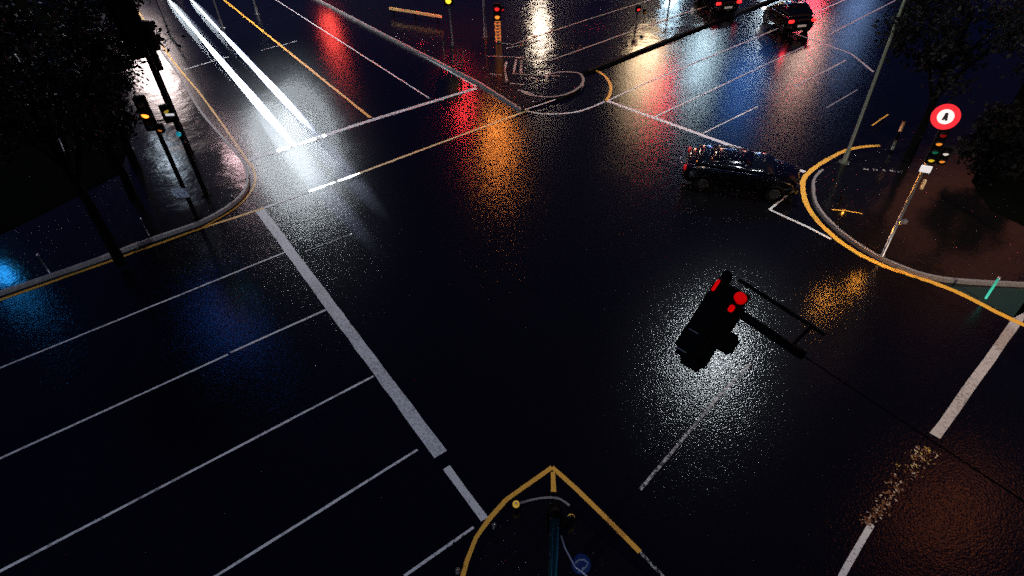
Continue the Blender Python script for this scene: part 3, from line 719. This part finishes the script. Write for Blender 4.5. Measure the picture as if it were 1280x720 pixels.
for px, lab in (((618, 656), 'tiny pale marker on the left edge of the island'), ((572, 712), 'small white marker at the bottom left of the island')):
    g = G(*px, .1); b = nb(); tube(b, [(0, 0, -.09), (0, 0, 0), (0, 0, .03)], [.05, .045, .02], 12); o = obj('stud', b, STEEL, None, True); o.location = g; tag(o, lab, 'road stud', 'road studs')
# signal post on the island, seen from above
g = G(694, 642, 3.3); t = thing('traffic_light', 'dark signal post on the near traffic island seen from above', 'traffic light', (g.x, g.y, .1), 0, 'signal posts at the junction corners')
NAVY = mat('dark_blue_pole', (.01, .05, .07), .3, .3)
post(t, 3.2, .075, NAVY)
b = nb(); tube(b, [(.045, -.07, 0), (.045, -.07, 2.9)], .014, 8); obj('conduit', b, mat('teal_conduit', (.02, .16, .2), .3), t, True)
b = nb(); tube(b, [(-.03, -.08, 0), (-.03, -.08, 2.9)], .01, 8); obj('conduit', b, mat('teal_conduit', (.02, .12, .16), .3), t, True)
signal_head(t, (0, .14, 2.75), 90, [('red', 0), ('amber', 0)], .15)
signal_head(t, (.12, .02, 2.8), 35, [('red', 0)], .12)
b = nb(); tube(b, [(.07, -.02, 2.75), (.16, -.08, 2.3), (.32, -.2, 1.9), (.5, -.28, 1.75)], .012, 8); obj('cable', b, mat('grey_cable', (.35, .35, .37), .4), t, True)
# keep-left bollard with round blue sign and white arrow
g = G(726, 704, .95); t = thing('sign_post', 'round blue sign with a white arrow on the near island', 'sign', (g.x, g.y, .1), 0)
b = nb(); tube(b, [(0, 0, 0), (0, 0, .8)], .05, 14); obj('post', b, BLACKM, t, True)
f = Vector((-.1, -.45, .9)).normalized(); c = Vector((0, -.03, .88)); sx = Vector((1, 0, 0)); sy = f.cross(sx).normalized()
b = nb(); disc(b, c, f, .17, .03, 32); sg = obj('sign_panel', b, mat('blue_sign', (.004, .02, .12), .25, coat=.5), t)
b = nb()
for pth in ([(-.1, .02), (-.03, .07), (.06, .07), (.12, .02)], [(.0, -.07), (.08, -.05), (.13, .02)], [(-.06, -.12), (.01, -.10), (.08, -.05)]):
    tube(b, [c + f * .034 + sx * x + sy * y for x, y in pth], .012, 6)
obj('arrow', b, mat('white_arrow', (.3, .34, .4), .4), sg)
lamp('sign_light', (g.x + .3, g.y - .9, 2.2), (.2, .4, 1), 3, .05)

# ------------------------------------------------------------------ trees
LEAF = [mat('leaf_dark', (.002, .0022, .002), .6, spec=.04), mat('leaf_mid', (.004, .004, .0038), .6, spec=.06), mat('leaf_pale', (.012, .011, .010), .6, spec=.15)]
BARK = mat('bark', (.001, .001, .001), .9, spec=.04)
def tree(px, z, rad, label, n=5200, leaf=.11, squash=.75, group='trees by the pavements', seed=1, clumps=46):
    rnd = random.Random(seed); c = G(*px, z); t = thing('tree', label, 'tree', (c.x, c.y, .15), 0, group)
    z0 = z - .15
    b = nb(); tips = []
    tube(b, [(0, 0, 0), (.05, .03, z0 * .35), (-.03, .06, z0 * .7), (0, 0, z0)], [.17, .13, .10, .05], 10)
    for k in range(9):
        a = k * 2.4 + rnd.random(); r = rad * rnd.uniform(.55, .85); zs = z0 * rnd.uniform(.4, .75)
        e = Vector((math.cos(a) * r, math.sin(a) * r, z0 + rad * squash * rnd.uniform(-.3, .5)))
        tube(b, [(0, .03, zs), Vector((e.x * .5, e.y * .5, (zs + e.z) / 2 + .15)), e], [.06, .035, .012], 7)
    obj('trunk', b, BARK, t, True)
    b = nb(); cl = []
    for k in range(clumps):
        while True:
            v = Vector((rnd.uniform(-1, 1), rnd.uniform(-1, 1), rnd.uniform(-1, 1)))
            if .35 < v.length < 1: break
        cl.append((Vector((v.x * rad, v.y * rad, z0 + v.z * rad * squash)), rad * rnd.uniform(.12, .30), rnd.random()))
    for i in range(n):
        cc_, cr, sh = cl[rnd.randrange(clumps)]
        p = cc_ + Vector((rnd.gauss(0, .5), rnd.gauss(0, .5), rnd.gauss(0, .4))) * cr
        nrm = Vector((rnd.gauss(0, 1), rnd.gauss(0, 1), rnd.gauss(.6, 1))).normalized()
        a = nrm.orthogonal().normalized(); a = Matrix.Rotation(rnd.uniform(0, 6.28), 3, nrm) @ a; d = nrm.cross(a); s = leaf * rnd.uniform(.5, 1.2)
        vs = [b.verts.new(p + a * s), b.verts.new(p + d * s * .45 + nrm * s * .1), b.verts.new(p - a * s * .9), b.verts.new(p - d * s * .45 + nrm * s * .1)]
        fc = b.faces.new(vs); fc.material_index = 0 if sh < .45 else (1 if sh < .85 else 2)
    obj('crown', b, LEAF, t)
    return t
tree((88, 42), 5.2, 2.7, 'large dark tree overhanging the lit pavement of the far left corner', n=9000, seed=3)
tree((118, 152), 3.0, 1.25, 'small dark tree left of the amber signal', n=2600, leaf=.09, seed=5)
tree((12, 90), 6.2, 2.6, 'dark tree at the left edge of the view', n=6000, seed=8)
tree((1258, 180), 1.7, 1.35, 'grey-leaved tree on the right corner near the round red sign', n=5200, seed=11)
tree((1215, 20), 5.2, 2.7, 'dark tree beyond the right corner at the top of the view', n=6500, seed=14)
